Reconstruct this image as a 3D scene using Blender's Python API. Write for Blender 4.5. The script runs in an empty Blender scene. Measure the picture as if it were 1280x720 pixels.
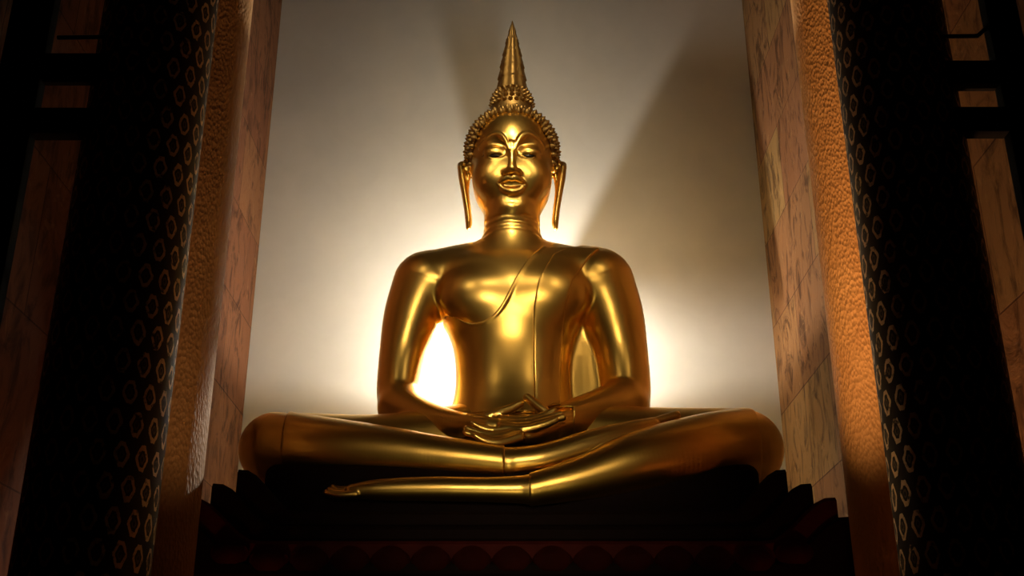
import bpy, bmesh, math, random
import numpy as np
from mathutils import Vector, Matrix

random.seed(7)
SC = bpy.context.scene
COL = SC.collection

# ------------------------------------------------------------------ camera
F = 1422.0
PITCH = 22.68
TH = math.radians(PITCH)
CAM_Z = 1.6
cam = bpy.data.objects.new('camera', bpy.data.cameras.new('camera'))
COL.objects.link(cam)
cam.location = (0, 0, CAM_Z)
cam.rotation_euler = (math.radians(90 + PITCH), 0, 0)
cam.data.sensor_width = 36.0
cam.data.lens = F / 1280 * 36.0
cam.data.clip_end = 100
SC.camera = cam

# ------------------------------------------------------------------ view + world
SC.view_settings.view_transform = 'Standard'
SC.view_settings.look = 'None'
SC.view_settings.gamma = 1.0
SC.view_settings.use_curve_mapping = False
SC.view_settings.exposure = 0.0
W = bpy.data.worlds.new('hall_air'); SC.world = W
W.use_nodes = True
W.node_tree.nodes['Background'].inputs[0].default_value = (1.0, 0.72, 0.4, 1)
W.node_tree.nodes['Background'].inputs[1].default_value = 0.004

# ------------------------------------------------------------------ floor spotlight and added unseen fills
def spot(name, loc, target, power, color, angle=60, blend=0.6, radius=0.12):
    d = bpy.data.lights.new(name, 'SPOT')
    d.energy = power; d.color = color; d.spot_size = math.radians(angle)
    d.spot_blend = blend; d.shadow_soft_size = radius
    o = bpy.data.objects.new(name, d); COL.objects.link(o)
    o.location = loc
    o.rotation_euler = (Vector(target) - Vector(loc)).to_track_quat('-Z', 'Y').to_euler()
    return o
BACK_LAMP = (0.04, 11.72, 6.02)       # bulb of the floodlight standing behind the statue
BACK_POWER = 530.0
spot('column_fill', (-1.0, 7.2, 1.0), (-2.1, 5.95, 4.6), 45, (1.0, 0.70, 0.42), 50, 0.9, 0.08)  # added pair, no fixture there; picks out the gold stencils
spot('column_fill', (1.0, 7.2, 1.0), (2.2, 5.95, 4.6), 150, (1.0, 0.66, 0.40), 50, 0.9, 0.08)
spot('red_fill', (2.3, 7.6, 1.4), (2.1, 9.6, 4.4), 18, (1.0, 0.24, 0.05), 36, 0.9, 0.06)  # added red-orange fills for the knees, no candles there
spot('red_fill', (-2.0, 7.9, 1.4), (-2.1, 9.6, 4.4), 18, (1.0, 0.22, 0.05), 40, 0.9, 0.06)
def strip(name, loc, target, power, color, w, h, spread):
    d = bpy.data.lights.new(name, 'AREA')
    d.shape = 'RECTANGLE'; d.size = w; d.size_y = h; d.energy = power; d.color = color; d.spread = math.radians(spread)
    o = bpy.data.objects.new(name, d); COL.objects.link(o); o.location = loc
    o.rotation_euler = (Vector(target) - Vector(loc)).to_track_quat('-Z', 'Y').to_euler()
    return o
GOLDEN = (1.0, 0.80, 0.50)
strip('front_strip', (0.0, -2.0, 7.4), (0, 10.3, 6.7), 14, GOLDEN, 0.40, 8.0, 20)  # added strip, no opening behind it, for the central vertical highlights
strip('face_fill', (0.0, 4.5, 11.3), (0, 10.2, 7.6), 3.2, GOLDEN, 0.35, 2.6, 9)  # added fill from above the frame to brighten the face
strip('cheek_fill', (-1.9, 6.2, 8.2), (-0.1, 10.2, 6.4), 2.0, GOLDEN, 0.22, 1.8, 50)  # added unseen strips, set for the highlights on the cheeks
strip('cheek_fill', (1.9, 6.2, 8.2), (0.1, 10.2, 6.4), 1.8, GOLDEN, 0.22, 1.8, 50)
spot('floor_spotlight', (0.0, 3.2, 0.4), (0, 9.6, 4.3), 90, (1.0, 0.82, 0.38), 30, 0.8, 0.2)
spot('plaster_fill', (1.5, 6.6, 1.3), (2.75, 8.3, 7.0), 1150, (1.0, 0.58, 0.28), 40, 1.0, 0.08)  # added unseen fills that brighten the two hammered columns
spot('plaster_fill', (-1.5, 6.8, 1.3), (-2.6, 8.3, 6.8), 190, (1.0, 0.58, 0.28), 40, 1.0, 0.08)
spot('side_wall_fill', (-2.75, 6.6, 0.8), (-3.1, 6.95, 5.5), 260, (1.0, 0.45, 0.2), 42, 0.9, 0.08)  # added unseen fills that brighten the outer side walls
spot('side_wall_fill', (2.75, 6.6, 0.8), (3.1, 6.95, 5.5), 1400, (1.0, 0.56, 0.26), 42, 0.9, 0.08)

# ------------------------------------------------------------------ helpers
CS, SN = math.cos(TH), math.sin(TH)
def at(px, py, Y):
    """world point seen at (px, py) of the 1280x720 frame at distance Y down the hall"""
    u = (px - 640) / F; v = (360 - py) / F
    k = CS - v * SN
    return np.array([u / k * Y, Y, CAM_Z + (SN + v * CS) / k * Y])
def rad(r, py, Y):
    v = (360 - py) / F
    return r / F * Y / (CS - v * SN)

def tag(o, label=None, cat=None, group=None, kind=None):
    if label: o['label'] = label
    if cat: o['category'] = cat
    if group: o['group'] = group
    if kind: o['kind'] = kind
    return o
def empty(name, loc):
    o = bpy.data.objects.new(name, None); COL.objects.link(o); o.location = loc
    o.empty_display_size = 0.2
    return o
def link_mesh(name, me, mat, parent=None, off=(0, 0, 0)):
    o = bpy.data.objects.new(name, me); COL.objects.link(o)
    if mat: me.materials.append(mat)
    if parent: o.parent = parent
    o.location = off
    return o
def from_bm(name, bm, mat, parent=None, off=(0, 0, 0), smooth=False, angle=None):
    me = bpy.data.meshes.new(name); bm.normal_update(); bm.to_mesh(me); bm.free()
    if smooth:
        for p in me.polygons: p.use_smooth = True
        if angle: me.set_sharp_from_angle(angle=math.radians(angle))
    return link_mesh(name, me, mat, parent, off)
def box_bm(bm, lo, hi, bev=0.0):
    b = bmesh.new()
    bmesh.ops.create_cube(b, size=1)
    for v in b.verts:
        v.co = Vector([(lo[i] + hi[i]) / 2 + v.co[i] * (hi[i] - lo[i]) for i in range(3)])
    if bev: bmesh.ops.bevel(b, geom=b.edges[:], offset=bev, segments=2, affect='EDGES', profile=0.6)
    t = bpy.data.meshes.new('tmp'); b.to_mesh(t); b.free(); bm.from_mesh(t); bpy.data.meshes.remove(t)
def box(name, lo, hi, mat, parent=None, bev=0.0, off=(0, 0, 0)):
    bm = bmesh.new(); box_bm(bm, lo, hi, bev)
    return from_bm(name, bm, mat, parent, off)
def lathe(bm, prof, seg=64, center=(0, 0, 0), rfun=None):
    rings = []
    for (r, z) in prof:
        ring = []
        for i in range(seg):
            a = 2 * math.pi * i / seg
            rr = r * (rfun(a, z) if rfun else 1)
            ring.append(bm.verts.new((center[0] + rr * math.cos(a), center[1] + rr * math.sin(a), center[2] + z)))
        rings.append(ring)
    for k in range(len(rings) - 1):
        for i in range(seg):
            j = (i + 1) % seg
            bm.faces.new((rings[k][i], rings[k][j], rings[k + 1][j], rings[k + 1][i]))
    bm.faces.new(rings[0][::-1]); bm.faces.new(rings[-1])
def tube_bm(bm, a, b, r, seg=12):
    a, b = Vector(a), Vector(b); d = (b - a); q = d.to_track_quat('Z', 'Y')
    rings = [[bm.verts.new(p + q @ Vector((r * math.cos(2 * math.pi * i / seg), r * math.sin(2 * math.pi * i / seg), 0))) for i in range(seg)] for p in (a, b)]
    for i in range(seg):
        j = (i + 1) % seg
        bm.faces.new((rings[0][i], rings[0][j], rings[1][j], rings[1][i]))
    bm.faces.new(rings[0][::-1]); bm.faces.new(rings[1])

# ------------------------------------------------------------------ materials
class NT:
    def __init__(s, name):
        s.m = bpy.data.materials.new(name); s.m.use_nodes = True
        s.t = s.m.node_tree; s.b = s.t.nodes['Principled BSDF']
    def n(s, typ, **kw):
        nd = s.t.nodes.new(typ)
        for k, v in kw.items():
            if k in nd.inputs.keys() if isinstance(k, str) else False: nd.inputs[k].default_value = v
            else: setattr(nd, k, v)
        return nd
    def l(s, a, b): s.t.links.new(a, b)
    def math(s, op, a, b=None, c=None):
        nd = s.t.nodes.new('ShaderNodeMath'); nd.operation = op
        for i, x in enumerate((a, b, c)):
            if x is None: continue
            if isinstance(x, (int, float)): nd.inputs[i].default_value = x
            else: s.l(x, nd.inputs[i])
        return nd.outputs[0]
    def ramp(s, fac, stops):
        r = s.t.nodes.new('ShaderNodeValToRGB'); e = r.color_ramp.elements
        while len(e) < len(stops): e.new(0.5)
        for i, (p, c) in enumerate(stops): e[i].position = p; e[i].color = (*c, 1)
        s.l(fac, r.inputs[0]); return r.outputs[0]
    def noise(s, vec, scale, detail=4, rough=0.55, dist=0.0):
        n = s.t.nodes.new('ShaderNodeTexNoise'); n.inputs['Scale'].default_value = scale
        n.inputs['Detail'].default_value = detail; n.inputs['Roughness'].default_value = rough
        n.inputs['Distortion'].default_value = dist
        s.l(vec, n.inputs['Vector']); return n.outputs[0]
    def obj(s):
        return s.t.nodes.new('ShaderNodeTexCoord').outputs['Object']
    def mapping(s, vec, scale=(1, 1, 1), loc=(0, 0, 0), rot=(0, 0, 0)):
        m = s.t.nodes.new('ShaderNodeMapping'); m.inputs['Scale'].default_value = scale
        m.inputs['Location'].default_value = loc; m.inputs['Rotation'].default_value = rot
        s.l(vec, m.inputs['Vector']); return m.outputs[0]
    def bump(s, h, strength=0.3, dist=0.02):
        b = s.t.nodes.new('ShaderNodeBump'); b.inputs['Strength'].default_value = strength
        b.inputs['Distance'].default_value = dist; s.l(h, b.inputs['Height']); s.l(b.outputs[0], s.b.inputs['Normal'])
    def set(s, **kw):
        for k, v in kw.items(): s.b.inputs[k.replace('_', ' ')].default_value = v

def plain(name, col, rough=0.6, metal=0.0, nscale=6, var=0.25, bump=0.0):
    t = NT(name); t.set(Roughness=rough, Metallic=metal)
    f = t.noise(t.obj(), nscale)
    t.l(t.ramp(f, [(0.3, [c * (1 - var) for c in col]), (0.7, [min(1, c * (1 + var)) for c in col])]), t.b.inputs['Base Color'])
    if rough > 0.7: t.b.inputs['Specular IOR Level'].default_value = 0.12
    if bump: t.bump(f, bump, 0.01)
    return t.m

def gold_material(name, col=(0.88, 0.56, 0.14), rough=0.305):
    t = NT(name); t.set(Metallic=1.0)
    co = t.obj()
    f = t.noise(co, 3.0, 5)
    t.l(t.ramp(f, [(0.3, [c * 0.93 for c in col]), (0.7, col)]), t.b.inputs['Base Color'])
    g = t.noise(co, 9.0, 3)
    t.l(t.math('MULTIPLY_ADD', g, 0.05, rough - 0.02), t.b.inputs['Roughness'])
    t.bump(t.noise(co, 2.2, 2), 0.10, 0.05)
    return t.m
M_gold = gold_material('polished_gold')
M_robe = gold_material('polished_gold_robe', (0.86, 0.53, 0.12), 0.305)
M_hair = gold_material('aged_gold_hair', (0.36, 0.22, 0.07), 0.48)
M_eye = plain('dark_inlay', (0.02, 0.012, 0.008), 0.3)

def plaster():
    t = NT('grey_plaster'); t.set(Roughness=0.85)
    co = t.obj()
    f = t.noise(co, 0.7, 5)
    g = t.noise(t.mapping(co, (1, 1, 1)), 2.6, 6, 0.6, 0.8)
    mx = t.math('MULTIPLY_ADD', g, 0.35, t.math('MULTIPLY', f, 0.65))
    t.l(t.ramp(mx, [(0.3, (0.47, 0.465, 0.43)), (0.7, (0.56, 0.55, 0.51))]), t.b.inputs['Base Color'])
    t.bump(t.noise(co, 9, 4), 0.08, 0.01)
    return t.m
M_plaster = plaster()

def murals(name, a, b, c, seed=0.0):
    """brown painted blocks: big courses with fine joints and veins"""
    t = NT(name); t.set(Roughness=0.9); t.b.inputs['Specular IOR Level'].default_value = 0.12
    co = t.obj()
    # courses run down the hall (object y) and up (object z)
    vec = t.t.nodes.new('ShaderNodeCombineXYZ'); sep = t.t.nodes.new('ShaderNodeSeparateXYZ')
    t.l(co, sep.inputs[0]); t.l(sep.outputs[1], vec.inputs[0]); t.l(sep.outputs[2], vec.inputs[1])
    vec.inputs[2].default_value = seed
    br = t.t.nodes.new('ShaderNodeTexBrick')
    br.inputs['Scale'].default_value = 1.0; br.inputs['Brick Width'].default_value = 1.9
    br.inputs['Row Height'].default_value = 1.05; br.inputs['Mortar Size'].default_value = 0.007
    br.inputs['Mortar Smooth'].default_value = 0.3
    br.inputs['Color1'].default_value = (*a, 1); br.inputs['Color2'].default_value = (*b, 1)
    br.inputs['Mortar'].default_value = (a[0] * 0.5, a[1] * 0.5, a[2] * 0.5, 1)
    t.l(vec.outputs[0], br.inputs['Vector'])
    veins = t.noise(t.mapping(vec.outputs[0], (2.4, 1.1, 1), rot=(0, 0, 0.7)), 1.3, 8, 0.62, 2.2)
    fac = t.ramp(veins, [(0.36, (0.25, 0.2, 0.18)), (0.5, (1, 1, 1)), (0.62, (1.0, 1.0, 1.0))])
    mx = t.t.nodes.new('ShaderNodeMix'); mx.data_type = 'RGBA'; mx.blend_type = 'MULTIPLY'
    mx.inputs[0].default_value = 0.8
    t.l(br.outputs['Color'], mx.inputs[6]); t.l(fac, mx.inputs[7])
    mx2 = t.t.nodes.new('ShaderNodeMix'); mx2.data_type = 'RGBA'
    streak = t.noise(t.mapping(vec.outputs[0], (3.5, 1.6, 1), rot=(0, 0, -0.6)), 1.0, 9, 0.7, 3.0)
    t.l(t.ramp(streak, [(0.58, (0, 0, 0)), (0.70, (0.55, 0.55, 0.55))]), mx2.inputs[0])
    t.l(mx.outputs[2], mx2.inputs[6]); mx2.inputs[7].default_value = (*c, 1)
    t.l(mx2.outputs[2], t.b.inputs['Base Color'])
    h = t.math('ADD', t.math('MULTIPLY', veins, 0.6), t.math('MULTIPLY', br.outputs['Fac'], -1.0))
    t.bump(h, 0.6, 0.03)
    return t.m
M_wall_l = murals('brown_marbled_wall', (0.088, 0.032, 0.014), (0.115, 0.048, 0.019), (0.19, 0.10, 0.042))
M_wall_r = murals('ochre_marbled_wall', (0.145, 0.058, 0.024), (0.18, 0.10, 0.034), (0.26, 0.15, 0.06), 3.0)
M_dark = plain('dark_floor', (0.03, 0.016, 0.009), 0.5)
M_ceil = plain('dark_timber_ceiling', (0.035, 0.02, 0.012), 0.7)
M_wood = plain('blackened_teak', (0.006, 0.004, 0.003), 0.9, nscale=14, bump=0.2)
M_lacq = plain('dark_red_lacquer', (0.007, 0.002, 0.0015), 0.8, nscale=9, bump=0.2)
M_lacq2 = plain('red_lacquer_petals', (0.06, 0.006, 0.004), 0.75, nscale=9, bump=0.2)
M_blackmetal = plain('black_iron', (0.012, 0.011, 0.010), 0.45, 0.6)

def stencil():
    """black lacquer with staggered gold outlined lozenges wrapped around the shaft"""
    t = NT('black_lacquer_gold_stencil')
    co = t.obj(); sep = t.t.nodes.new('ShaderNodeSeparateXYZ'); t.l(co, sep.inputs[0])
    ang = t.math('ARCTAN2', sep.outputs[1], sep.outputs[0])
    wob = t.noise(co, 6.0, 2)
    NU = 18.0
    PZ = 0.165
    v = t.math('ADD', t.math('DIVIDE', sep.outputs[2], PZ), t.math('MULTIPLY', wob, 0.12))
    row = t.math('FLOOR', v)
    fv = t.math('SUBTRACT', t.math('FRACT', v), 0.5)
    half = t.math('MULTIPLY', t.math('MODULO', t.math('ABSOLUTE', row), 2.0), 0.5)
    u = t.math('ADD', t.math('MULTIPLY', ang, NU / (2 * math.pi)), half)
    fu = t.math('SUBTRACT', t.math('FRACT', t.math('ADD', u, 100.0)), 0.5)
    # rounded hexagon distance
    au = t.math('ABSOLUTE', t.math('MULTIPLY', fu, 0.95)); av = t.math('ABSOLUTE', fv)
    d1 = t.math('ADD', t.math('MULTIPLY', au, 1.05), t.math('MULTIPLY', av, 0.62))
    d2 = t.math('MAXIMUM', t.math('MULTIPLY', au, 1.25), av)
    d = t.math('MAXIMUM', d1, t.math('MULTIPLY', d2, 0.92))
    d = t.math('ADD', d, t.math('MULTIPLY', t.math('SUBTRACT', t.noise(co, 28.0, 3), 0.5), 0.16))
    ring = t.math('LESS_THAN', t.math('ABSOLUTE', t.math('SUBTRACT', d, 0.31)), 0.072)
    dot = t.math('LESS_THAN', t.math('ABSOLUTE', t.math('SUBTRACT', d, 0.10)), 0.035)
    pat = t.math('MAXIMUM', ring, t.math('MULTIPLY', dot, 0.15))
    wear = t.ramp(t.noise(co, 22.0, 4), [(0.34, (0, 0, 0)), (0.46, (1, 1, 1))])
    fac = t.math('MULTIPLY', pat, wear)
    mx = t.t.nodes.new('ShaderNodeMix'); mx.data_type = 'RGBA'
    t.l(fac, mx.inputs[0]); mx.inputs[6].default_value = (0.006, 0.004, 0.003, 1); mx.inputs[7].default_value = (0.80, 0.60, 0.34, 1)
    t.l(mx.outputs[2], t.b.inputs['Base Color'])
    t.l(t.math('MULTIPLY', fac, 0.35), t.b.inputs['Metallic'])
    t.set(Roughness=0.55)
    return t.m
M_stencil = stencil()

def hammered(name, col, dark):
    t = NT(name)
    co = t.obj(); sep = t.t.nodes.new('ShaderNodeSeparateXYZ'); t.l(co, sep.inputs[0])
    ang = t.math('ARCTAN2', sep.outputs[1], sep.outputs[0])
    cv = t.t.nodes.new('ShaderNodeCombineXYZ'); t.l(t.math('MULTIPLY', ang, 0.42), cv.inputs[0]); t.l(t.math('MULTIPLY', sep.outputs[2], 0.6), cv.inputs[1])
    vo = t.t.nodes.new('ShaderNodeTexVoronoi'); vo.inputs['Scale'].default_value = 42.0
    t.l(cv.outputs[0], vo.inputs['Vector'])
    vn = t.noise(co, 1.6, 5)
    t.l(t.ramp(vn, [(0.3, dark), (0.7, col)]), t.b.inputs['Base Color'])
    t.set(Roughness=0.72)
    t.bump(vo.outputs['Distance'], 0.6, 0.014)
    return t.m
M_hammer_l = hammered('hammered_brown_plaster', (0.50, 0.27, 0.10), (0.34, 0.17, 0.06))
M_hammer_r = hammered('hammered_ochre_plaster', (0.62, 0.32, 0.10), (0.46, 0.21, 0.06))

# ------------------------------------------------------------------ hall
WX = 3.06; YB = 12.5; YF = -5.0; HC = 13.0
def struct(name, lo, hi, mat): return tag(box(name, lo, hi, mat), kind='structure')
struct('floor', (-WX - .3, YF - .3, -.3), (WX + .3, YB + .3, 0), M_dark)
struct('ceiling', (-WX - .3, YF - .3, HC), (WX + .3, YB + .3, HC + .3), M_ceil)
struct('wall_back', (-WX - .3, YB, 0), (WX + .3, YB + .3, HC), M_plaster)
struct('wall_left', (-WX - .3, YF, 0), (-WX, YB, HC), M_wall_l)
struct('wall_right', (WX, YF, 0), (WX + .3, YB, HC), M_wall_r)
struct('wall_front', (-WX - .3, YF - .3, 0), (WX + .3, YF, HC), M_ceil)

# ------------------------------------------------------------------ columns
def column(name, label, x, y, r, mat, seg=96):
    root = empty(name, (x, y, 0)); tag(root, label, 'column')
    bm = bmesh.new()
    lathe(bm, [(r * 1.02, 0.45), (r * 1.015, 2.0), (r * 1.0, 5.0), (r * 0.985, 9.0), (r * 0.97, HC - 0.25)], seg)
    from_bm('shaft', bm, mat, root, smooth=True, angle=50)
    bm = bmesh.new()
    lathe(bm, [(r * 1.14, 0), (r * 1.14, 0.2), (r * 1.10, 0.24), (r * 1.13, 0.30), (r * 1.08, 0.40), (r * 1.02, 0.46)], 64)
    from_bm('base', bm, M_lacq, root, smooth=True, angle=30)
    bm = bmesh.new()
    lathe(bm, [(r * 0.97, HC - 0.27), (r * 1.05, HC - 0.18), (r * 1.08, HC - .08), (r * 1.08, HC - 0.001)], 64)
    from_bm('capital', bm, M_lacq, root, smooth=True, angle=30)
    return root
def col_from_edges(xl, xr, Y):
    a = (xl - 640) / F / CS * Y; b = (xr - 640) / F / CS * Y
    return (a + b) / 2, (b - a) / 2
cx, cr = col_from_edges(77, 227, 5.9)
DL = (cx, 5.9, cr)
column('lacquered_column', 'thick black lacquered column with gold stencilled lozenges left of the statue', cx, 5.9, cr, M_stencil)
cx, cr = col_from_edges(1084, 1234, 5.9)
DR = (cx, 5.9, cr)
column('lacquered_column', 'thick black lacquered column with gold stencilled lozenges right of the statue', cx, 5.9, cr, M_stencil)
column('plastered_column', 'slimmer brown hammered column between the left black column and the grey wall', -2.64, 8.3, 0.345, M_hammer_l)
column('plastered_column', 'slimmer bright ochre hammered column between the right black column and the grey wall', 2.77, 8.3, 0.30, M_hammer_r)

# ------------------------------------------------------------------ timber frames beside the black columns
def frame(side, label):
    s = side
    root = empty('timber_frame', (s * 2.86, 5.5, 0)); tag(root, label, 'frame')
    o = lambda name, lo, hi, bev=0.008: box(name, [lo[0] - s * 2.86, lo[1] - 5.5, lo[2]], [hi[0] - s * 2.86, hi[1] - 5.5, hi[2]], M_wood, root, bev)
    if s < 0: x0, x1 = -2.99, -2.74
    else: x0, x1 = 2.83, 3.02
    o('post', (x0, 5.62, 0), (x1, 5.71, HC - .01))
    xi = x1 if s < 0 else x0
    xe = -2.34 if s < 0 else 2.42
    lo_, hi_ = min(xi, xe), max(xi, xe)
    rows = ((66, 97), (134, 166)) if s < 0 else ((75, 104), (133, 164))
    for (a, b) in rows:
        z1, z0 = at(100, a, 5.62)[2], at(100, b, 5.62)[2]
        o('rail', (lo_, 5.62, z0), (hi_, 5.71, z1))
    bm = bmesh.new()
    Yr = 5.66
    if s < 0:
        a = at(72, 47, Yr); b = at(150, 46, Yr); pts = [a, b]
    else:
        pts = [at(1150, 46, Yr), at(1222, 45, Yr), at(1240, 28, Yr)]
    for p, q in zip(pts, pts[1:]):
        tube_bm(bm, Vector(p) - root.location, Vector(q) - root.location, 0.013)
    from_bm('tie_rod', bm, M_blackmetal, root, smooth=True, angle=40)
frame(-1, 'black timber post with two cross rails left of the left black column')
frame(1, 'black timber post with two cross rails and kinked rod right of the right black column')

# ------------------------------------------------------------------ pedestal
def rise(x):
    t = min(1, max(0, (abs(x) - 1.70) / 0.45)); t = t * t * (3 - 2 * t)
    return 0.34 * t
def tier_bm(hw, yf, yb, z0, z1, lift=True, bow=0.0, bev=0.03):
    bm = bmesh.new(); n = 60
    rings = []
    for i in range(n + 1):
        x = -hw + 2 * hw * i / n
        e = rise(x * 2.19 / hw) if lift else 0
        f = yf + bow * (x / hw) ** 2
        prof = [(f + bev, z0), (f, z0 + bev), (f, z1 - bev), (f + bev, z1), (yb, z1), (yb, z0)]
        rings.append([bm.verts.new((x, y, z + (e if z > z0 + .001 + bev else 0))) for y, z in prof])
    for a, b in zip(rings, rings[1:]):
        for k in range(6):
            m = (k + 1) % 6
            bm.faces.new((a[k], b[k], b[m], a[m]))
    bm.faces.new(rings[0][::-1]); bm.faces.new(rings[-1])
    bmesh.ops.recalc_face_normals(bm, faces=bm.faces[:])
    return bm
PB = (0, 10.4, 0)
ped = empty('throne_pedestal', PB)
tag(ped, 'dark stepped lacquered pedestal with carved petals beneath the golden statue', 'pedestal')
off = (-PB[0], -PB[1], 0)
for nm, args, m in (('seat_slab', (2.19, 8.95, 11.42, 3.30, 3.43), M_lacq),
                    ('molding', (2.37, 8.90, 11.42, 3.18, 3.305), M_lacq),
                    ('molding', (2.54, 8.86, 11.42, 3.02, 3.185), M_lacq2),
                    ('molding', (2.62, 8.82, 12.1, 2.90, 3.025), M_lacq)):
    from_bm(nm, tier_bm(*args, lift=False), m, ped, off, smooth=True, angle=35)
    hw, yf, yb, z0, z1 = args
    from_bm('raised_rim', tier_bm(hw, yf - .004, yf + .16, z0, z1 + .004), m, ped, off, smooth=True, angle=35)
box('plinth', (-2.60, 8.86, 1.2), (2.62, 12.1, 2.92), M_lacq, ped, 0.02, off)
box('plinth', (-2.68, 8.80, 0), (2.68, 12.15, 1.25), M_lacq, ped, 0.02, off)
# carved petals along the front of the widest molding
def petal_mesh(w, h, d):
    bm = bmesh.new(); nu, nv = 10, 10; g = []
    for j in range(nv + 1):
        t = j / nv
        ww = w / 2 * math.sqrt(max(0, 1 - (2 * max(t - .45, 0) / 1.1) ** 2)) * (0.8 + 0.25 * math.sin(math.pi * min(1, t * 1.2)))
        g.append([bm.verts.new((ww * (2 * i / nu - 1), -d * (1 - (2 * i / nu - 1) ** 2) * math.sin(math.pi * (0.12 + 0.86 * t)) - 0.25 * d * t, h * t)) for i in range(nu + 1)])
    for j in range(nv):
        for i in range(nu):
            bm.faces.new((g[j][i], g[j][i + 1], g[j + 1][i + 1], g[j + 1][i]))
    me = bpy.data.meshes.new('petal'); bmesh.ops.solidify(bm, geom=bm.faces[:], thickness=0.02)
    bm.to_mesh(me); bm.free(); me.materials.append(M_lacq2)
    for p in me.polygons: p.use_smooth = True
    return me
PM = petal_mesh(0.29, 0.20, 0.07)
for k in range(-7, 8):
    o = bpy.data.objects.new('petal', PM); COL.objects.link(o); o.parent = ped
    x = k * 0.31
    o.location = (x, 8.835 - PB[1], 2.95 + rise(x * 2.19 / 2.62) )

# ------------------------------------------------------------------ distance-field modelling of the statue
def unit(v): v = np.asarray(v, float); return v / np.linalg.norm(v)
def catmull(pts, n):
    P = np.asarray(pts, float); P = np.vstack([2 * P[0] - P[1], P, 2 * P[-1] - P[-2]]); out = []
    for i in range(1, len(P) - 2):
        for k in range(n):
            t = k / n
            out.append(0.5 * (2 * P[i] + (P[i + 1] - P[i - 1]) * t + (2 * P[i - 1] - 5 * P[i] + 4 * P[i + 1] - P[i + 2]) * t * t + (3 * P[i] - P[i - 1] - 3 * P[i + 1] + P[i + 2]) * t ** 3))
    out.append(P[-2]); return np.array(out)

class Chain:
    def __init__(c, A, B, ra, rb, s): c.A, c.B, c.ra, c.rb, c.s = A, B, ra, rb, s
    def each(c, p):
        p = p * c.s
        for a, b, r0, r1 in zip(c.A, c.B, c.ra, c.rb):
            ba = b - a; L = ba @ ba
            q = p - a
            h = np.clip((q @ ba) / L, 0, 1)
            yield np.sqrt(((q - h[:, None] * ba) ** 2).sum(1)) - (r0 + (r1 - r0) * h)
    def __call__(c, p):
        d = None
        for e in c.each(p): d = e if d is None else np.minimum(d, e)
        return d
    def near(c, o, R):
        ba = c.B - c.A; q = o * c.s - c.A
        h = np.clip((q * ba).sum(1) / (ba * ba).sum(1), 0, 1)
        e = np.sqrt(((q - h[:, None] * ba) ** 2).sum(1)) - (c.ra + (c.rb - c.ra) * h)
        m = e < max(R * 1.35 + .12, e.min() + 2.2 * R)
        return Chain(c.A[m], c.B[m], c.ra[m], c.rb[m], c.s)
def chain(pts, n=4, sc=None):
    """limb through (x,y,z,r) points; sc stretches one axis about the limb (flattening)"""
    Q = catmull(pts, n) if len(pts) > 2 else np.asarray(pts, float)
    s = np.ones(3) if sc is None else np.asarray(sc, float)
    return Chain(Q[:-1, :3] * s, Q[1:, :3] * s, Q[:-1, 3], Q[1:, 3], s)
def pxchain(pts, n=4):
    """limb given as (frame x, frame y, distance, radius in frame px)"""
    return chain([(*at(a, b, Y), rad(r, b, Y)) for a, b, Y, r in pts], n)
def ell(c, r, R=None):
    c = np.asarray(c, float); r = np.asarray(r, float)
    def f(p):
        q = p - c
        if R is not None: q = q @ R
        a = np.sqrt(((q / r) ** 2).sum(1)); b = np.sqrt(((q / (r * r)) ** 2).sum(1)) + 1e-9
        return a * (a - 1) / b
    return f
class Offset:
    def __init__(s, f, d): s.f, s.d = f, d
    def __call__(s, p): return s.f(p) - s.d
    def near(s, c, R): return Offset(s.f.near(c, R + s.d), s.d) if hasattr(s.f, 'near') else s
def offset(f, d): return Offset(f, d)
def smin(a, b, k):
    if k <= 0: return np.minimum(a, b)
    h = np.maximum(k - np.abs(a - b), 0) / k
    return np.minimum(a, b) - h * h * k * 0.25
class SDF:
    def __init__(s): s.ops = []; s.memo = {}
    def add(s, f, k=0.03): s.ops.append(('u', f, k)); return s
    def sub(s, f, k=0.01): s.ops.append(('s', f, k)); return s
    def cut(s, f, k=0.0): s.ops.append(('i', f, k)); return s
    def __call__(s, p, ops=None):
        d = np.full(len(p), 5.0)
        for op, f, k in (s.ops if ops is None else ops):
            e = f(p)
            if op == 'u': d = smin(d, e, k)
            elif op == 's': d = -smin(-d, e, k)
            else: d = -smin(-d, -e, k)
        return d
    def cull(s, c, R):
        out = []
        for op, f, k in s.ops:
            if op == 'i' or f(c[None])[0] < R * 1.35 + 0.12 + k:
                out.append((op, f.near(c, R) if hasattr(f, 'near') else f, k))
        return out
    def near(s, c, R):
        o = SDF(); o.ops = s.cull(c, R); return o
    def grouped(s, p, lo, size):
        """evaluate many points, culling primitives per cube of side size"""
        key = np.floor((p - lo) / size).astype(np.int64)
        k1 = (key[:, 0] * 4096 + key[:, 1]) * 4096 + key[:, 2]
        order = np.argsort(k1, kind='stable'); ks = k1[order]
        cuts = np.flatnonzero(np.diff(ks)) + 1
        res = np.empty(len(p))
        for idx in np.split(order, cuts):
            c = lo + (key[idx[0]] + 0.5) * size
            mk = (tuple(np.round(c, 5)), round(size, 6), len(s.ops))
            if mk not in s.memo: s.memo[mk] = s.cull(c, size * 0.87)
            res[idx] = s(p[idx], s.memo[mk])
        return res

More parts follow.
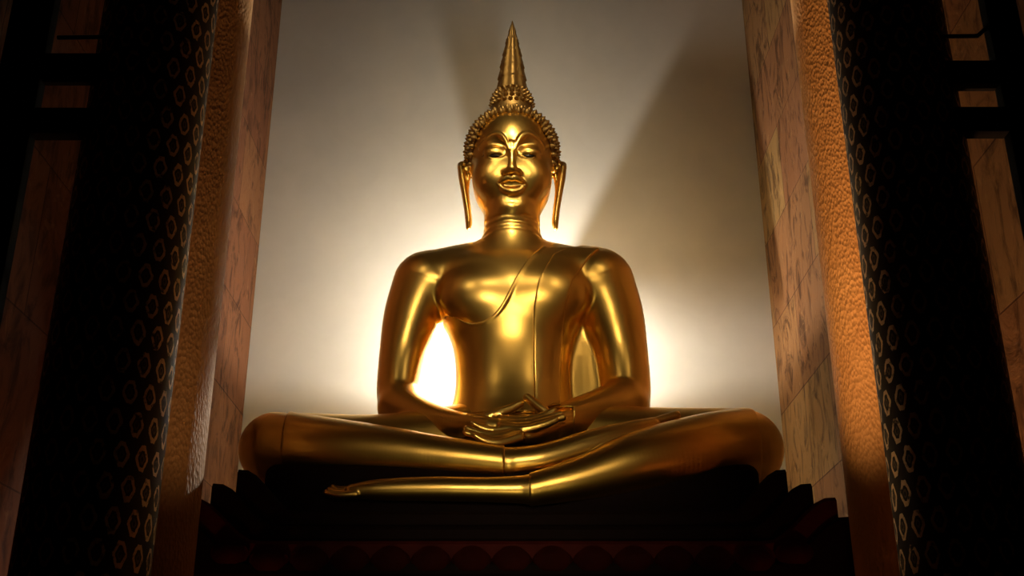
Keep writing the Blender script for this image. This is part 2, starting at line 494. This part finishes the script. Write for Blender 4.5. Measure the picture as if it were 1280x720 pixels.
def polygonise(s, lo, hi, h):
    lo = np.asarray(lo, float); hi = np.asarray(hi, float)
    B = 8
    nb = np.ceil((hi - lo) / (h * B)).astype(int)
    n = nb * B + 1
    size = h * B
    g = np.stack(np.meshgrid(*[np.arange(k) for k in nb], indexing='ij'), -1).reshape(-1, 3)
    cen = lo + (g + 0.5) * size
    dc = s.grouped(cen, lo, size * 6)
    near = np.abs(dc) < size * 1.25
    Fv = np.empty(n, np.float32)
    # coarse fill keeps the sign away from the surface
    sg = np.where(dc.reshape(nb) < 0, -1.0, 1.0).astype(np.float32)
    Fv[:-1, :-1, :-1] = np.repeat(np.repeat(np.repeat(sg, B, 0), B, 1), B, 2)
    Fv[-1] = Fv[-2]; Fv[:, -1] = Fv[:, -2]; Fv[:, :, -1] = Fv[:, :, -2]
    loc = np.stack(np.meshgrid(*[np.arange(B + 1)] * 3, indexing='ij'), -1).reshape(-1, 3)
    gn = g[near]
    for i in range(0, len(gn), 400):
        blk = gn[i:i + 400]
        ijk = (blk[:, None, :] * B + loc[None]).reshape(-1, 3)
        val = s.grouped(lo + ijk * h, lo, size * 3)
        Fv[ijk[:, 0], ijk[:, 1], ijk[:, 2]] = val
    S = Fv < 0
    c = [S[a:n[0] - 1 + a, b:n[1] - 1 + b, d:n[2] - 1 + d] for a in (0, 1) for b in (0, 1) for d in (0, 1)]
    allv = c[0].copy(); anyv = c[0].copy()
    for q in c[1:]: allv &= q; anyv |= q
    act = np.argwhere(anyv & ~allv)
    del allv, anyv
    acc = np.zeros((len(act), 3)); cnt = np.zeros(len(act))
    corners = [(a, b, d) for a in (0, 1) for b in (0, 1) for d in (0, 1)]
    for i1 in range(8):
        for i2 in range(i1 + 1, 8):
            A, Bc = np.array(corners[i1]), np.array(corners[i2])
            if np.abs(A - Bc).sum() != 1: continue
            pa = act + A; pb = act + Bc
            fa = Fv[pa[:, 0], pa[:, 1], pa[:, 2]].astype(float); fb = Fv[pb[:, 0], pb[:, 1], pb[:, 2]].astype(float)
            m = (fa < 0) != (fb < 0)
            t = np.where(m, fa / np.where(m, fa - fb, 1), 0)
            acc[m] += (A + (Bc - A) * t[:, None])[m]; cnt[m] += 1
    V = lo + (act + acc / cnt[:, None]) * h
    ids = (act[:, 0] * n[1] + act[:, 1]) * n[2] + act[:, 2]
    quads = []
    for ax in range(3):
        sl0 = [slice(None)] * 3; sl1 = [slice(None)] * 3
        sl0[ax] = slice(0, -1); sl1[ax] = slice(1, None)
        a0 = S[tuple(sl0)]; a1 = S[tuple(sl1)]
        e = np.argwhere(a0 != a1)
        u, w = (ax + 1) % 3, (ax + 2) % 3
        e = e[(e[:, u] > 0) & (e[:, w] > 0) & (e[:, u] < n[u] - 1) & (e[:, w] < n[w] - 1)]
        flip = ~S[e[:, 0], e[:, 1], e[:, 2]]
        q = []
        for du, dw in ((0, 0), (-1, 0), (-1, -1), (0, -1)):
            k = e.copy(); k[:, u] += du; k[:, w] += dw
            q.append(np.searchsorted(ids, (k[:, 0] * n[1] + k[:, 1]) * n[2] + k[:, 2]))
        q = np.stack(q, 1); q[flip] = q[flip][:, ::-1]
        quads.append(q)
    Q = np.concatenate(quads)
    def grad(p, e):
        T = np.array([(1, -1, -1), (-1, -1, 1), (-1, 1, -1), (1, 1, 1)], float)
        return sum(t * s.grouped(p + t * e, lo, size * 3)[:, None] for t in T) / (4 * e)
    for _ in range(2):
        G = grad(V, h * 0.15); f = s.grouped(V, lo, size * 3)
        st = -(f / np.maximum((G ** 2).sum(1), 0.09))[:, None] * G
        L = np.linalg.norm(st, axis=1, keepdims=True)
        V = V + st * np.minimum(1, h * 0.5 / np.maximum(L, 1e-9))
    N = grad(V, h * 0.5); N /= np.maximum(np.linalg.norm(N, axis=1, keepdims=True), 1e-9)
    return V, Q, N

def sdf_object(name, s, lo, hi, h, mat, parent):
    V, Q, N = polygonise(s, lo, hi, h)
    org = np.array(parent.location)
    me = bpy.data.meshes.new(name)
    me.vertices.add(len(V)); me.vertices.foreach_set('co', (V - org).astype(np.float32).ravel())
    me.loops.add(Q.size); me.loops.foreach_set('vertex_index', Q.astype(np.int32).ravel())
    me.polygons.add(len(Q)); me.polygons.foreach_set('loop_start', np.arange(0, Q.size, 4, dtype=np.int32))
    me.update(calc_edges=True); me.validate()
    me.polygons.foreach_set('use_smooth', np.ones(len(me.polygons), bool))
    if len(me.vertices) == len(N): me.normals_split_custom_set_from_vertices(N)
    print('MESH', name, len(V))
    return link_mesh(name, me, mat, parent)

# 2-D region helpers in the statue's front plane (x, z)
def poly_region(pts, ymax=None):
    P = np.asarray(pts, float)
    def f(p):
        x, z = p[:, 0], p[:, 2]
        d = np.full(len(p), 1e9); ins = np.zeros(len(p), bool)
        for (ax, az), (bx, bz) in zip(P, np.roll(P, -1, 0)):
            ex, ez = bx - ax, bz - az; wx, wz = x - ax, z - az
            t = np.clip((wx * ex + wz * ez) / (ex * ex + ez * ez + 1e-12), 0, 1)
            d = np.minimum(d, (wx - ex * t) ** 2 + (wz - ez * t) ** 2)
            c = ((az <= z) & (bz > z)) | ((bz <= z) & (az > z))
            xi = ax + (z - az) / np.where(abs(ez) < 1e-12, 1e-12, ez) * ex
            ins ^= c & (x < xi)
        r = np.sqrt(d); r[ins] *= -1
        if ymax is not None: r = np.maximum(r, p[:, 1] - ymax)
        return r
    return f
def plane(axis, val, sign):
    return lambda p: sign * (p[:, axis] - val)

# ---- torso
rows = [  # frame y, half width px, depth half (m), centre Y
    (300, 60, 0.30, 10.66), (318, 100, 0.36, 10.64), (335, 110, 0.42, 10.60), (360, 107, 0.47, 10.57), (385, 92, 0.465, 10.55),
    (410, 76, 0.44, 10.55), (440, 67, 0.41, 10.55), (480, 65, 0.40, 10.52), (510, 70, 0.42, 10.48), (545, 84, 0.46, 10.42), (585, 105, 0.5, 10.4)]
tz = np.array([at(640, r[0], 10.45)[2] for r in rows])[::-1]
ta = np.array([rad(r[1], r[0], 10.5) for r in rows])[::-1]
tb = np.array([r[2] for r in rows])[::-1]; tc = np.array([r[3] for r in rows])[::-1]
_tt = catmull(np.stack([tz, ta, tb, tc], 1), 12)
def torso(p):
    z = np.clip(p[:, 2], _tt[0, 0], _tt[-1, 0])
    a = np.interp(z, _tt[:, 0], _tt[:, 1]); b = np.interp(z, _tt[:, 0], _tt[:, 2]); c = np.interp(z, _tt[:, 0], _tt[:, 3])
    e = 2.25
    g = (np.abs(p[:, 0] / a) ** e + np.abs((p[:, 1] - c) / b) ** e) ** (1 / e)
    d = (g - 1) * np.minimum(a, b) * 0.95
    return -smin(-d, -(np.abs(p[:, 2] - (tz[0] + tz[-1]) / 2) - (tz[-1] - tz[0]) / 2), 0.25)
def mir(pts): return [(1280 - a, b, Y, r) for a, b, Y, r in pts]
trap = [(640, 322, 10.62, 24), (585, 327, 10.6, 22), (540, 350, 10.58, 36)]
uarm = [(532, 356, 10.58, 41), (516, 395, 10.60, 36), (504, 440, 10.60, 29.5), (498, 485, 10.55, 27), (500, 508, 10.46, 27)]
farm = [(500, 510, 10.44, 27), (525, 521, 10.22, 23), (560, 529, 10.0, 18), (592, 531, 9.84, 13.5)]
fR = mir([(503, 508, 10.44, 29), (530, 517, 10.22, 26), (565, 526, 10.0, 21), (598, 533, 9.82, 14)])
neck = pxchain([(640, 335, 10.60, 42), (640, 305, 10.60, 37), (640, 275, 10.58, 35), (640, 240, 10.6, 36)], 10)
pecL = ell(at(598, 372, 10.28), (0.36, 0.20, 0.27)); pecR = ell(at(682, 372, 10.28), (0.36, 0.20, 0.27))
thighA = pxchain([(600, 548, 10.35, 44), (480, 560, 10.1, 40), (350, 562, 9.75, 44)], 16)
thighB = pxchain([(680, 548, 10.35, 44), (800, 552, 10.1, 41), (930, 560, 9.75, 47)], 16)
shinA = pxchain([(345, 561, 9.70, 46), (400, 562, 9.55, 39), (480, 565, 9.42, 30), (560, 572, 9.34, 23), (635, 579, 9.30, 19)], 16)
footA = pxchain([(635, 579, 9.30, 19), (680, 573, 9.30, 18.5), (740, 556, 9.36, 19), (790, 541, 9.42, 15), (815, 533, 9.46, 11)], 16)
shinB = pxchain([(930, 562, 9.70, 49), (880, 565, 9.50, 45), (800, 577, 9.30, 36), (730, 597, 9.20, 25), (665, 612, 9.15, 18)], 16)
footB = pxchain([(665, 612, 9.15, 18), (610, 612, 9.14, 15.5), (540, 611, 9.14, 15), (475, 612, 9.14, 13), (440, 614, 9.14, 9)], 16)
buttocks = ell(at(640, 570, 10.7), (1.05, 0.6, 0.5))

body = SDF()
body.add(torso).add(pxchain(trap, 10), .12).add(pxchain(mir(trap), 10), .12)
body.add(pxchain(uarm, 14), .06).add(pxchain(mir(uarm), 14), .06)
body.add(pecL, .10).add(pecR, .10)
body.add(pxchain(farm, 12), .04).add(pxchain(fR, 12), .04)
body.add(neck, .10)
for yy in (283, 291, 299):      # neck folds
    c = at(640, yy, 10.6); r = rad(36.5 + (yy - 283) * .12, yy, 10.6)
    def torus(p, c=c, r=r):
        q = np.sqrt((p[:, 0] - c[0]) ** 2 + (p[:, 1] - c[1]) ** 2) - r
        zz = p[:, 2] - c[2] + 0.10 * (p[:, 1] - c[1] + r)
        return np.sqrt(q * q + zz * zz) - 0.012
    body.sub(torus, 0.03)
def base_block(p):       # solid fill under the crossed legs, coloured dark for their shade
    q = np.abs(p - np.array([0, 10.38, 3.62])) - np.array([1.95, 1.05, .18])
    return np.sqrt((np.maximum(q, 0) ** 2).sum(1)) + np.minimum(q.max(1), 0) - .10
def base_front(p):
    q = np.abs(p - np.array([0, 9.6, 3.50])) - np.array([1.75, .30, .02])
    return np.sqrt((np.maximum(q, 0) ** 2).sum(1)) + np.minimum(q.max(1), 0) - .08
body.add(buttocks, .08).add(thighA, .05).add(thighB, .05)
body.add(shinB, .03).add(footB, .03).add(shinA, .02).add(footA, .02)
# toes
for k in range(5):
    body.add(pxchain([(812, 533 + 2 * (k - 2), 9.46 + .05 * k, 5.5), (832, 525 + 1.2 * (k - 2), 9.48 + .05 * k, 5.2), (845 - 2 * k, 521 + 1 * (k - 2), 9.50 + .05 * k, 4.6 if k else 6)], 2), .012)
    body.add(pxchain([(445, 613 - 2.2 * (k - 2), 9.10 + .05 * k, 5), (425, 614 - 2.4 * (k - 2), 9.10 + .05 * k, 4.6), (408 + 4 * k, 616 - 3.4 * k, 9.12 + .05 * k, 4.2)], 2), .012)
# hands: the figure's right hand (frame left) lies on the left one
palm1 = chain([(*at(588, 531, 9.84), .095), (*at(612, 534, 9.72), .090), (*at(634, 534, 9.70), .070)], 3, None)
palm2 = chain([(*at(690, 534, 9.82), .095), (*at(668, 542, 9.66), .090), (*at(646, 546, 9.60), .070)], 3, None)
body.add(palm2, .04).add(palm1, .04)
for k in range(4):              # lower hand: fingers point to the frame left
    dy = [0, 6, 11, 15][k]; ex = [6, -2, -4, 8][k]
    body.add(pxchain([(650, 535 + dy * .8, 9.62 - .05 * k, 6.2), (625, 539 + dy, 9.56 - .05 * k, 5.6), (602 + ex * .4, 536 + dy, 9.53 - .05 * k, 5.0), (590 - 4 + ex, 530 + dy, 9.52 - .05 * k, 4.2)], 3), .014)
for k in range(4):              # upper hand: fingers point to the frame right
    dy = [-9, -3, 2, 7][k]; ex = [-6, 3, 6, -3][k]
    body.add(pxchain([(628, 531 + dy * .7, 9.76 - .06 * k, 6.4), (655, 532 + dy * .7, 9.74 - .06 * k, 5.8), (680, 526 + dy * .7, 9.74 - .06 * k, 5.2), (698 + ex, 520 + dy * .7, 9.75 - .06 * k, 4.4)], 3), .014)
body.add(pxchain([(598, 526, 9.84, 8), (616, 519, 9.82, 7), (636, 512, 9.84, 6), (650, 505, 9.86, 5)], 3), .03)
body.add(pxchain([(690, 526, 9.84, 8), (680, 514, 9.84, 7), (669, 505, 9.85, 6), (659, 497, 9.86, 5.2)], 3), .03)

# ---- head in its own frame: x right, y back, z up, origin between the ears
HT = math.radians(11)           # the head bows forward
HO = at(640, 219, 10.52)
HR = np.array([[1, 0, 0], [0, math.cos(HT), -math.sin(HT)], [0, math.sin(HT), math.cos(HT)]])   # local -> world (columns)
def inhead(f): return lambda p: f((p - HO) @ HR)
def H(pts): return [tuple(HO + HR @ np.array(q[:3])) + tuple(q[3:]) for q in pts]
hb = SDF()
hb.add(ell((0, .08, .22), (.435, .50, .50)))
hb.add(ell((0, .02, -.10), (.405, .39, .44)), .12)
hb.add(ell((0, -.215, -.43), (.17, .15, .12)), .14)
hb.add(ell((-.22, -.20, -.10), (.17, .16, .18)), .12).add(ell((.22, -.20, -.10), (.17, .16, .18)), .12)
def front(x, z):
    a, b = -1.0, 0.0
    for _ in range(30):
        m = (a + b) / 2
        if hb(np.array([[x, m, z]]))[0] > 0: a = m
        else: b = m
    return (a + b) / 2
def onface(x, z, up, r): return (x, front(x, z) - up, z, r)
head = SDF(); head.ops = list(hb.ops)
for s_ in (-1, 1):
    # eye socket, lid
    fx = front(.17 * s_, .13)
    head.sub(ell((.155 * s_, fx - .03, .175), (.125, .060, .085)), .06)
    head.add(ell((.165 * s_, fx + .065, .135), (.125, .085, .082)), .03)
    # slit under the lid
    head.sub(chain([onface(.055 * s_, .105, -.008, .006), onface(.11 * s_, .088, .000, .016), onface(.17 * s_, .086, .004, .018), onface(.24 * s_, .106, -.002, .013), onface(.30 * s_, .125, -.004, .005)], 3), .012)
    # brow
    head.add(chain([onface(.038 * s_, .14, .035, .016), onface(.058 * s_, .215, .018, .017), onface(.105 * s_, .295, .004, .018), onface(.17 * s_, .325, .0, .018), onface(.25 * s_, .295, -.002, .016), onface(.33 * s_, .22, -.004, .012)], 3), .035)
    # nostril wings
    head.add(ell((.058 * s_, front(.05, -.1) - .035, -.095), (.048, .055, .040)), .02)
    head.sub(ell((.036 * s_, front(.05, -.13) - .055, -.138), (.018, .028, .016)), .012)
head.add(chain([onface(0, .20, .005, .030), onface(0, .10, .030, .034), onface(0, -.01, .065, .040), onface(0, -.075, .088, .052)], 4), .035)
# lips
up_ = [onface(-.138, -.205, .000, .010), onface(-.085, -.172, .020, .030), onface(-.032, -.148, .034, .034), onface(0, -.162, .034, .030), onface(.032, -.148, .034, .034), onface(.085, -.172, .020, .030), onface(.138, -.205, .000, .010)]
lw_ = [onface(-.125, -.218, .000, .010), onface(-.075, -.262, .008, .031), onface(0, -.286, .014, .040), onface(.075, -.262, .008, .031), onface(.125, -.218, .000, .010)]
head.add(chain(lw_, 3), .025).add(chain(up_, 3), .020)
head.sub(chain([onface(-.135, -.206, .012, .008), onface(-.065, -.211, .050, .009), onface(0, -.220, .062, .009), onface(.065, -.211, .050, .009), onface(.135, -.206, .012, .008)], 3), .012)
head.sub(ell((0, front(0, -.375) - .03, -.370), (.11, .035, .026)), .05)
# long ears
EZ = .115
def ear(pts, n, k, flat):
    head.add(chain([(x, y, z + EZ, r) for x, y, z, r in pts], n, (1, flat, 1)), k)
for s_ in (-1, 1):
    ear([(.43 * s_, .10, .0, .05), (.475 * s_, .10, -.02, .045)], 1, .03, 1)
    ear([(.475 * s_, .10, -.08, .030), (.535 * s_, .10, -.02, .032), (.548 * s_, .12, .03, .030), (.515 * s_, .14, .05, .03), (.475 * s_, .14, .02, .03)], 6, .015, .6)
    ear([(.540 * s_, .08, -.01, .034), (.520 * s_, .06, -.13, .042), (.492 * s_, .03, -.30, .038), (.464 * s_, .02, -.48, .036), (.448 * s_, .01, -.62, .036), (.452 * s_, .01, -.68, .026)], 6, .015, .55)
    ear([(.455 * s_, .05, -.10, .022), (.470 * s_, .04, -.28, .020), (.450 * s_, .02, -.50, .02)], 3, .015, .55)
class HeadCall:
    def __call__(s, p): return head((p - HO) @ HR)
# cheap bound so the head is only evaluated near it
def headf(p):
    q = (p - HO) @ HR
    r = np.sqrt((q ** 2).sum(1)) - 1.0
    out = np.maximum(r, .02) + .05
    m = r < .12
    if m.any(): out[m] = head(q[m])
    return out
body.add(headf, .05)
body.cut(plane(2, 3.436, -1), .0)

ST = empty('buddha_statue', tuple(at(640, 632, 10.0)))
ST.location = (0, 10.2, 3.43)
tag(ST, 'golden Buddha statue seated cross-legged with hands in lap on the dark pedestal', 'statue')
lo = (-2.75, 8.9, 3.38); hi = (2.75, 11.6, 8.35)
sdf_object('body', body, lo, hi, 0.0135, M_gold, ST)

seat = SDF(); seat.add(base_block).add(base_front, .05).cut(plane(2, 3.436, -1))  # dark lacquer fill put in for the shade beneath the legs
sdf_object('seat_shade_block', seat, (-2.2, 9.1, 3.38), (2.2, 11.7, 4.1), 0.03, M_lacq, ST)

# ---- robe: thin cloth shells over the body
def X(px, py=400, Y=10.05): return tuple(at(px, py, Y)[[0, 2]])
upper = SDF()
upper.add(torso).add(pxchain(mir(trap), 10), .12).add(pxchain(trap, 10), .12).add(pxchain(mir(uarm), 14), .06).add(pecL, .10).add(pecR, .10).add(pxchain(fR, 12), .04).add(neck, .10)
# cloth hanging between the sleeve and the waist
upper.add(chain([(*at(726, 400, 10.6), .03), (*at(728, 450, 10.62), .05), (*at(732, 500, 10.58), .05)], 3, (.24, 1, .6)), .05)
for a in range(7):
    x0 = 706 + a * 8
    upper.add(pxchain([(x0 + (726 - x0) * .5, 398, 10.62, 5), (x0, 450, 10.64, 6), (x0 + 2, 512, 10.58, 6)], 3), .05)
def onchest(px, py):
    Y = 10.1
    for _ in range(7):
        x, y, z = at(px, py, Y); a, b = 9.2, 10.6
        for _k in range(22):
            m = (a + b) / 2
            if upper(np.array([[x, m, z]]))[0] > 0: a = m
            else: b = m
        Y = a
    return at(px, py, Y)
def XS(px, py): return tuple(onchest(px, py)[[0, 2]])
_e = [XS(568, 402), XS(590, 407), XS(606, 404), XS(620, 395), XS(632, 378), XS(645, 352), XS(662, 326), XS(680, 311)]
edge = [(-4, _e[0][1] + .05), (_e[0][0] - .12, _e[0][1] + .05)] + _e + [X(722, 292), X(760, 270), X(1500, 270), X(1500, 700), X(-200, 700)]
robe = SDF()
robe.add(offset(upper, .034)).cut(poly_region(edge), .01)
def chest(px, py, r=.019, up=.026):
    q = onchest(px, py); return (q[0], q[1] - up, q[2], r)
robe.add(chain([chest(*q) for q in ((570, 402), (580, 405), (590, 407), (604, 405), (616, 398), (626, 387), (636, 370), (645, 352), (653, 339), (662, 326), (671, 318), (680, 311))], 4), .015)
_s = at(716, 515, 9.85)[0]
_zf = at(640, 512, 9.9)[2]
robe.cut(lambda p: np.maximum(-1, np.minimum(np.minimum(10.03 - p[:, 1], _s - p[:, 0]), _zf - p[:, 2])) , .0)
robe.cut(plane(2, at(640, 560, 10.4)[2], -1))
sdf_object('robe', robe, (-1.5, 9.6, 4.0), (1.6, 11.5, 7.0), 0.014, M_robe, ST)

skirt = SDF()
skirt.add(offset(thighA, .018)).add(offset(thighB, .018), .05).add(offset(buttocks, .018), .05)
ka = at(357, 560, 9.55)[0]; kb = at(947, 560, 9.55)[0]; aa = at(631, 580, 9.3)[0]; ab = at(661, 612, 9.15)[0]
sA = SDF(); sA.add(offset(shinA, .016)).cut(plane(0, aa, 1), .01)
sB = SDF(); sB.add(offset(shinB, .016)).cut(plane(0, ab, -1), .01)
skirt.add(sB, .02).add(sA, .015)
skirt.cut(plane(2, 3.436, -1)).cut(plane(0, ka, -1), .012).cut(plane(0, kb, 1), .012)
sdf_object('lower_robe', skirt, (-2.3, 8.9, 3.38), (2.5, 11.6, 5.0), 0.016, M_robe, ST)

sash = SDF()
sash.add(offset(upper, .060)).cut(poly_region([X(668, 516), XS(668, 490), XS(667, 440), XS(667, 385), XS(673, 352), XS(692, 320), X(712, 296), X(752, 296), XS(736, 324), XS(716, 352), XS(706, 390), XS(702, 440), XS(700, 490), X(700, 516)], 10.75), .015)
sdf_object('shoulder_sash', sash, (0, 9.7, 4.5), (1.1, 10.9, 7.0), 0.014, M_robe, ST)

# ---- eyes
bm = bmesh.new()
for s_ in (-1, 1):
    q = onface(.165 * s_, .090, -.022, 0)
    b = bmesh.new(); bmesh.ops.create_icosphere(b, subdivisions=3, radius=1)
    c = HO + HR @ np.array(q[:3])
    for v in b.verts:
        l = HR @ np.array([v.co.x * .062, v.co.y * .030, v.co.z * .016])
        v.co = Vector(c + l) - ST.location
    from_bm('eye', b, M_eye, ST, smooth=True)
bm.free()

# ---- hair with its rows of curls
hairs = SDF()
def facewin(p):
    # opening for the face: an arch in x,z, only in front of the ears
    x = np.abs(p[:, 0]) / .435; z = (p[:, 2] + .1) / .715
    g = (x ** 2.6 + np.maximum(z, 0) ** 2.6) ** (1 / 2.6)
    return np.maximum((g - 1) * .42, p[:, 1] - .10)
cap = ell((0, .12, .285), (.475, .50, .47))
ush = ell((0, .12, .795), (.215, .215, .24))
hairs.add(cap).add(ush, .12)
hairs.cut(lambda p: -(p[:, 2] + .13 - .0 * p[:, 1]), .02)
hairs.sub(facewin, .01)
hairs_w = SDF(); hairs_w.add(lambda p: hairs((p - HO) @ HR))
V, Q, N = polygonise(hairs_w, HO + np.array([-.6, -.6, -.5]), HO + np.array([.6, .95, 1.25]), 0.014)
# curls: rings of little cones on the cap and the topknot
curls = []
def ring_points(c, r, lat, n, ph):
    for i in range(n):
        a = 2 * math.pi * (i + ph) / n
        d = np.array([math.cos(lat) * math.cos(a), math.cos(lat) * math.sin(a), math.sin(lat)])
        p = c + d * r; nn = unit(d / r)
        yield p, nn
lat = -38
k = 0
while lat < 68:
    n = max(6, int(33 * math.cos(math.radians(lat)))); k += 1
    for p, nn in ring_points(np.array([0, .12, .285]), np.array([.475, .50, .47]), math.radians(lat), n, .5 * (k % 2)):
        if facewin((p - np.array([0, 0, 0]))[None])[0] > -.005: curls.append((p, nn, .034))
    lat += 9.3
for lat in range(5, 85, 13):
    n = max(5, int(22 * math.cos(math.radians(lat)))); k += 1
    for p, nn in ring_points(np.array([0, .12, .795]), np.array([.215, .215, .24]), math.radians(lat), n, .5 * (k % 2)):
        curls.append((p, nn, .027))
# front fringe of upright curls along the hairline
for i in range(-9, 10):
    x = i * .041
    z = .715 * (1 - (abs(x) / .435) ** 2.6) ** (1 / 2.6) - .1
    y = .12 - .50 * math.sqrt(max(0.0, 1 - (x / .475) ** 2 - ((z + .02 - .285) / .47) ** 2))
    curls.append((np.array([x, y, z + .02]), unit((x * .6, -.75, .55)), .030))
bm = bmesh.new()
vs = [bm.verts.new(Vector(v) - ST.location) for v in V]
for q in Q:
    try: bm.faces.new([vs[i] for i in q])
    except ValueError: pass
for p, nn, s in curls:
    zax = Vector(HR @ nn); c = Vector(HO + HR @ p) - ST.location
    qn = zax.to_track_quat('Z', 'Y')
    prof = [(1.0, -.3), (1.0, .15), (.72, .75), (.35, 1.15), (.08, 1.45)]
    rr = [[bm.verts.new(c + qn @ Vector((r * s * math.cos(2 * math.pi * i / 8), r * s * math.sin(2 * math.pi * i / 8), z * s))) for i in range(8)] for r, z in prof]
    for a, b in zip(rr, rr[1:]):
        for i in range(8):
            bm.faces.new((a[i], a[(i + 1) % 8], b[(i + 1) % 8], b[i]))
    bm.faces.new(rr[-1])
from_bm('hair', bm, M_hair, ST, smooth=True)

# ---- flame finial on the topknot
bm = bmesh.new()
base = HO + HR @ np.array([0, .12, .955])
tip = at(640.5, 26, base[1] - .06)
Lf = float(np.linalg.norm(tip - base)); ax = Vector(tip - base).normalized(); qf = ax.to_track_quat('Z', 'Y')
T = 6
w = lambda t: .156 * (1 - t) ** .84 * (1 + .10 * math.sin(math.pi * t)) + .004
prof = [(.156, 0)]
for i in range(T):
    t0, t1 = i / T, (i + 1) / T
    prof += [(w(t0) * 1.05, (t0 + .012) * Lf), (w(t0 + .06) * 1.03, (t0 + .06) * Lf), (w(t1) * .97, (t1 - .004) * Lf)]
prof += [(.003, Lf)]
lathe(bm, prof, 48, rfun=lambda a, z: 1 + .05 * math.cos(8 * a))
def tongue(a, z, r, s):
    d = Vector((math.cos(a), math.sin(a), 0)); b0 = d * r * .8 + Vector((0, 0, z))
    t = Vector((-d.y, d.x, 0))
    pts = [b0 - t * s * .45, b0 + d * s * .4 + Vector((0, 0, -s * .1)), b0 + t * s * .45]
    mid = [q + Vector((0, 0, s * .8)) - d * s * 0.05 for q in pts]; top = d * (r * .98) + Vector((0, 0, z + s * 2.0))
    v = [bm.verts.new(q) for q in pts]; m = [bm.verts.new(q) for q in mid]; tv = bm.verts.new(top)
    for i in range(2):
        bm.faces.new((v[i], v[i + 1], m[i + 1], m[i])); bm.faces.new((m[i], m[i + 1], tv))
for i in range(T - 1):
    r = w(i / T); n = 8
    for j in range(n): tongue(2 * math.pi * (j + .5 * (i % 2)) / n, (i / T + .01) * Lf, r, .055 * (1 - .6 * i / T))
for v in bm.verts: v.co = Vector(base) + qf @ v.co - ST.location
from_bm('flame_finial', bm, M_hair, ST, smooth=True, angle=50)

# ------------------------------------------------------------------ floodlight standing behind the statue
bx, by, bz = BACK_LAMP
fl = empty('floodlight', (bx, by, 3.03))
tag(fl, 'bright white floodlight glowing behind the torso of the golden statue', 'lamp')
rel = lambda p: Vector(p) - Vector((bx, by, 3.03))
E = NT('glowing_bulb'); E.set(Roughness=.4); E.b.inputs['Base Color'].default_value = (1, .9, .75, 1)
E.b.inputs['Emission Color'].default_value = (1.0, 0.94, 0.82, 1)
RB = .028
E.b.inputs['Emission Strength'].default_value = BACK_POWER / (math.pi * 4 * math.pi * RB ** 2)
bm = bmesh.new(); bmesh.ops.create_icosphere(bm, subdivisions=2, radius=RB)
from_bm('bulb', bm, E.m, fl, rel(BACK_LAMP), smooth=True)
bm = bmesh.new()
tube_bm(bm, rel((bx, by, 3.06)), rel((bx, by, bz - .30)), .035, 20)
from_bm('stand', bm, M_blackmetal, fl, smooth=True, angle=40)
bm = bmesh.new(); lathe(bm, [(.22, 0), (.22, .02), (.06, .05), (.04, .10)], 40)
from_bm('foot', bm, M_blackmetal, fl, smooth=True, angle=30)
bm = bmesh.new(); lathe(bm, [(.03, -.36), (.12, -.30), (.13, -.29), (.12, -.28), (.03, -.33)], 48)
from_bm('tray', bm, M_blackmetal, fl, rel(BACK_LAMP), smooth=True, angle=30)
for s_ in (-1, 1):  # added plates that cut the floodlight low on the walls
    bm = bmesh.new()
    pr = [(.16, -.14), (.078, -.045), (-.30, -.03), (-.30, -.35), (.16, -.35)]
    a = [bm.verts.new((s_ * .30, y, z)) for y, z in pr]; b = [bm.verts.new((s_ * .312, y, z)) for y, z in pr]
    bm.faces.new(a); bm.faces.new(b[::-1])
    for i in range(5):
        j = (i + 1) % 5; bm.faces.new((a[j], a[i], b[i], b[j]))
    tube_bm(bm, (s_ * .30, 0, -.32), (s_ * .05, 0, -.32), .012)
    bmesh.ops.recalc_face_normals(bm, faces=bm.faces[:])
    from_bm('shade_shield', bm, M_blackmetal, fl, rel(BACK_LAMP))
# wedge plates added around the bulb to cast the wall's dark sectors
def plate(a0, a1, y0=.13, y1=.13, r0=.13, r1=.80):
    bm = bmesh.new(); ring = []
    for dy in (0, .006):
        for a, r, y in ((a0, r0, y0), (a1, r0, y1), (a1, r1, y1), (a0, r1, y0)):
            yy = y + dy
            a = math.radians(a)
            ring.append(bm.verts.new((r * math.sin(a), yy, r * math.cos(a))))
    for i in range(4):
        j = (i + 1) % 4; bm.faces.new((ring[i], ring[j], ring[4 + j], ring[4 + i]))
    bm.faces.new(ring[:4][::-1]); bm.faces.new(ring[4:])
    bmesh.ops.recalc_face_normals(bm, faces=bm.faces[:])
    from_bm('shadow_plate', bm, M_blackmetal, fl, rel(BACK_LAMP))
plate(-12, -2); plate(27, 50, .14, .09, r1=.90); plate(50, 82, .09, .03, r1=.90)
bm = bmesh.new(); bmesh.ops.create_icosphere(bm, subdivisions=2, radius=RB)  # second bulb added to fill the wall glow beyond the plates
E2 = NT('glowing_fill_bulb'); E2.b.inputs['Emission Color'].default_value = (1.0, 0.94, 0.82, 1)
E2.b.inputs['Emission Strength'].default_value = 0.28 * BACK_POWER / (math.pi * 4 * math.pi * RB ** 2)
from_bm('bulb', bm, E2.m, fl, rel(BACK_LAMP) + Vector((0, .22, -.22)), smooth=True)
bm = bmesh.new(); tube_bm(bm, rel((bx, by + .22, bz - .25)), rel((bx, by, bz - .40)), .012)
from_bm('bracket', bm, M_blackmetal, fl, smooth=True, angle=40)
